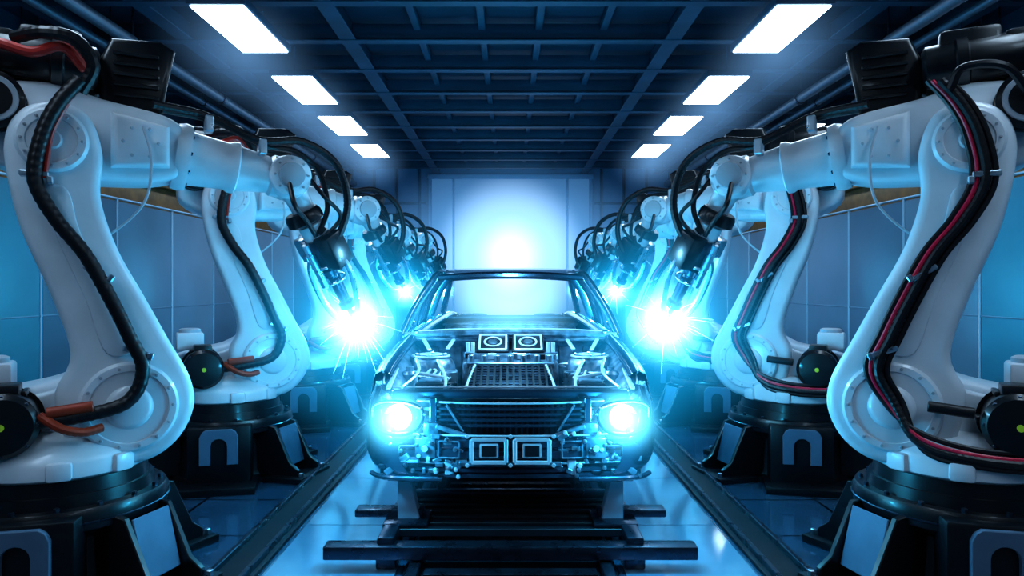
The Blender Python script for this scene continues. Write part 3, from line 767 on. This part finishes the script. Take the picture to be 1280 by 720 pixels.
# front end
k = MB()
def bar(z, x, y, r, m, bow=.06, sx=1.0, drop=0.0):
    k.sweep([(-x, y+bow, z-drop), (-x*.6, y+bow*.3, z-drop*.25), (0, y, z), (x*.6, y+bow*.3, z-drop*.25), (x, y+bow, z-drop)], r, m, 8, sx=sx)
def bowed_beam(z0, z1, x, y, dep, bow, m):
    rows = []
    prof = [(0, z0), (-dep, z0+.01), (-dep, z0+(z1-z0)*.4), (-dep+.015, (z0+z1)/2), (-dep, z0+(z1-z0)*.6), (-dep, z1-.01), (0, z1)]
    for i in range(21):
        t = -1+i/10
        rows.append([Vector((x*t, y+bow*t*t+a, z)) for a, z in prof])
    k.grid(rows, m)
bar(1.01, .76, .08, .03, CARSKIN, .10, drop=.02)
bar(1.045, .72, .11, .008, CARBR, .10, drop=.015)
bar(.955, .56, .03, .007, CARBR, .05, drop=-.01)
for z in (.92, .885, .85, .815): bar(z, .44, .03, .011, CARSKIN, .03)
k.box((0, .17, .80), (.92, .05, .34), DMATTE)
for i in range(-12, 13): k.box((i*.035, .14, .80), (.008, .01, .3), DSTEEL, bev=0)
for sx in (-1, 1):
    k.beam((sx*.46, .05, .60), (sx*.46, .05, .99), .04, .05, CARSKIN, up=(0, 1, 0))
    k.beam((sx*.28, .02, .78), (sx*.38, .02, .95), .012, .02, CARIN, up=(0, 1, 0))
    c = Vector((sx*.675, .07, .86))
    k.lathe([(0, .10), (-.03, .125), (-.035, .11), (-.02, .04)], (c.x, .17, c.z), (0, 1, 0), DSTEEL, 28)
    k.lathe([(0, .05), (-.04, .08), (-.05, .085), (-.05, .07), (-.01, .03)], (c.x, .12, c.z), (0, 1, 0), STEEL, 28)
    # almond-shaped lamp opening rim
    rim = [(.53, .0, .93), (.62, .0, .965), (.74, .03, .965), (.82, .08, .93), (.83, .10, .86), (.79, .05, .79), (.68, .01, .765), (.57, -.005, .79), (.52, -.005, .86)]
    k.sweep([(sx*a_, b_, c_) for a_, b_, c_ in rim], .012, CARSKIN, 8, closed=True)
    k.sweep([(sx*a_, b_-.014, c_) for a_, b_, c_ in rim[:5]], .005, CARBR, 6)
    k.box((sx*.50, .05, .69), (.12, .16, .13), CARIN, bev=.01)
    k.lathe([(0, .02), (.02, .018)], (sx*.50, -.035, .69), (0, -1, 0), CARBR, 12)
    k.beam((sx*.60, .0, .64), (sx*.74, .03, .52), .04, .03, CARIN, up=(0, 1, 0))
    k.beam((sx*.36, -.01, .62), (sx*.36, -.01, .52), .05, .03, CARBR, up=(0, 1, 0))
    k.beam((sx*.26, -.01, .76), (sx*.44, -.0, .82), .03, .02, CARIN, up=(0, 1, 0))
    for (x0, x1, z0, z1) in ((.30, .42, .635, .735), (.54, .66, .60, .70)):
        yy = -.055+.09*((x0+x1)/2/.74)**2-.02
        P4 = [(sx*x0, yy, z0), (sx*x1, yy+.015, z0), (sx*x1, yy+.015, z1), (sx*x0, yy, z1)]
        for i in range(4): k.beam(P4[i], P4[(i+1) % 4], .010, .014, CARIN, .003, up=(0, 1, 0))
    k.sweep([(sx*.84, .12, .50), (sx*.78, .04, .50), (sx*.66, -.01, .50), (sx*.4, -.03, .50)], .016, CARSKIN, 8)
    for i in range(44):
        x = sx*random.uniform(.28, .78); z = random.uniform(.51, .80)
        if abs(abs(x)-.675) < .14 and z > .72: continue
        yb = -.055+.09*(x/.74)**2
        if random.random() < .6: k.box((x, yb+random.uniform(-.01, .02), z), (random.uniform(.015, .07), .03, random.uniform(.012, .035)), random.choice([STEEL, CARIN, CARBR, DSTEEL, CARIN]), Matrix.Rotation(random.choice([0, 0, .5, -.5]), 3, 'Y'), .004)
        else: k.lathe([(0, .013), (.02, .012), (.022, .006)], (x, yb-.01, z), (0, -1, 0), random.choice([CARBR, STEEL]), 10)
bowed_beam(.62, .75, .74, -.005, .05, .09, CARSKIN)
bowed_beam(.50, .575, .78, -.0, .05, .12, CARSKIN)
bar(.595, .70, -.03, .007, CARBR, .08)
bar(.765, .58, -.03, .006, CARBR, .06)
for x in (-.125, .125):
    for (a, b2) in (((-.10, -.07), (.10, -.07)), ((.10, -.07), (.10, .07)), ((.10, .07), (-.10, .07)), ((-.10, .07), (-.10, -.07))):
        k.beam((x+a[0], -.085, .685+a[1]), (x+b2[0], -.085, .685+b2[1]), .024, .02, CARBR, .004, up=(0, 1, 0))
    k.box((x, -.075, .685), (.11, .02, .085), CARBR, bev=.006)
    k.box((x, -.088, .685), (.085, .01, .065), DMATTE, bev=.002)
for x in (-.25, 0, .25):
    for z in (.60, .775): k.lathe([(0, .013), (.012, .011)], (x, -.09, z), (0, -1, 0), CARBR, 10)
k.box((0, -.06, .60), (.6, .02, .03), CARIN)
k.obj('front_end', car)
for sx in (-1, 1):
    k = MB(); k.lathe([(0, .01), (.01, .035), (.03, .042), (.05, .03), (.06, .01)], (sx*.675, .09, .86), (0, -1, 0), LAMP, 20)
    k.obj('headlamp_bulb', car)
    blob('headlamp_halo', car, HEAD_HALO, (.30, .31, .31), (sx*.675, -.0, .86))  # halo and haze around the headlamp are added emissive volumes
    blob('headlamp_glow_blob', car, HEAD_GLOW, (.57, .60, .60), (sx*.675, -.0, .86))
    l = bpy.data.lights.new('headlamp_light', 'POINT'); l.energy = 28; l.color = (0.05, 0.58, 1.0); l.shadow_soft_size = .05
    lo = bpy.data.objects.new('headlamp_light', l); COL.objects.link(lo); lo.parent = car; lo.location = (sx*.675, -.22, .86)
l = bpy.data.lights.new('bay_fill_light', 'POINT'); l.energy = 60; l.color = (0.22, 0.65, 1.0); l.shadow_soft_size = .12  # unseen fill lamp without a fixture, added to brighten the engine bay
lo = bpy.data.objects.new('bay_fill_light', l); COL.objects.link(lo); lo.parent = car; lo.location = (0, .65, 1.85)

# ------------------------------------------------------------------ skid
k = MB()
k.box((0, 4.22, .12), (2.2, .12, .08), DSTEEL, bev=.01)
for sx in (-1, 1):
    k.beam((sx*.74, 4.2, .15), (sx*.74, 8.9, .15), .10, .10, DSTEEL, .01)
    k.box((sx*.74, 4.36, .055), (.12, .3, .095), DSTEEL, bev=.01)
    k.box((sx*.74, 8.5, .055), (.12, .3, .095), DSTEEL, bev=.01)
    k.box((sx*.78, 4.62, .225), (.44, .12, .05), DSTEEL, bev=.01)
    for yy in (4.58, 6.2, 8.2):
        k.prism([(.58, .20), (.72, .20), (.72, .47), (.64, .47)] if sx > 0 else [(-.58, .20), (-.64, .47), (-.72, .47), (-.72, .20)], yy-.05, yy+.05, SKIDPL, .006, seg=1)
        k.box((sx*.68, yy, .465), (.2, .16, .03), DSTEEL)
        k.box((sx*.66, yy, .19), (.28, .3, .03), DSTEEL)
for yy in (5.2, 6.2, 7.2, 8.2, 8.85): k.box((0, yy, .16), (1.6, .1, .07), DSTEEL, bev=.01)
for i in range(7): k.box((0, 4.45+i*.12, .15), (1.4, .05, .05), DMATTE, bev=.006)
k.obj('conveyor_skid')

# ------------------------------------------------------------------ gate light, world, camera
l = bpy.data.lights.new('gate_light', 'AREA'); l.shape = 'RECTANGLE'; l.size = 2.8; l.size_y = 3.6; l.energy = 330; l.color = (.2, .6, 1)
lo = bpy.data.objects.new('gate_light', l); COL.objects.link(lo); lo.rotation_euler = (-math.pi/2, 0, 0)
lo.location = (0, Y_B-.03, 2.2)
w = bpy.data.worlds.new('world'); scene.world = w; w.use_nodes = True
w.node_tree.nodes['Background'].inputs[0].default_value = (.02, .08, .2, 1)
w.node_tree.nodes['Background'].inputs[1].default_value = .3
cam = bpy.data.cameras.new('camera'); cam.lens = 25; cam.sensor_width = 36; cam.shift_y = -.004; cam.shift_x = .0015
co = bpy.data.objects.new('camera', cam); COL.objects.link(co); co.location = (0, 0, 1.7); co.rotation_euler = (math.pi/2, 0, 0)
scene.camera = co
scene.view_settings.view_transform = 'Standard'
try: scene.view_settings.look = 'Medium High Contrast'
except Exception as ex: print('look', ex)
scene.view_settings.exposure = 0.15
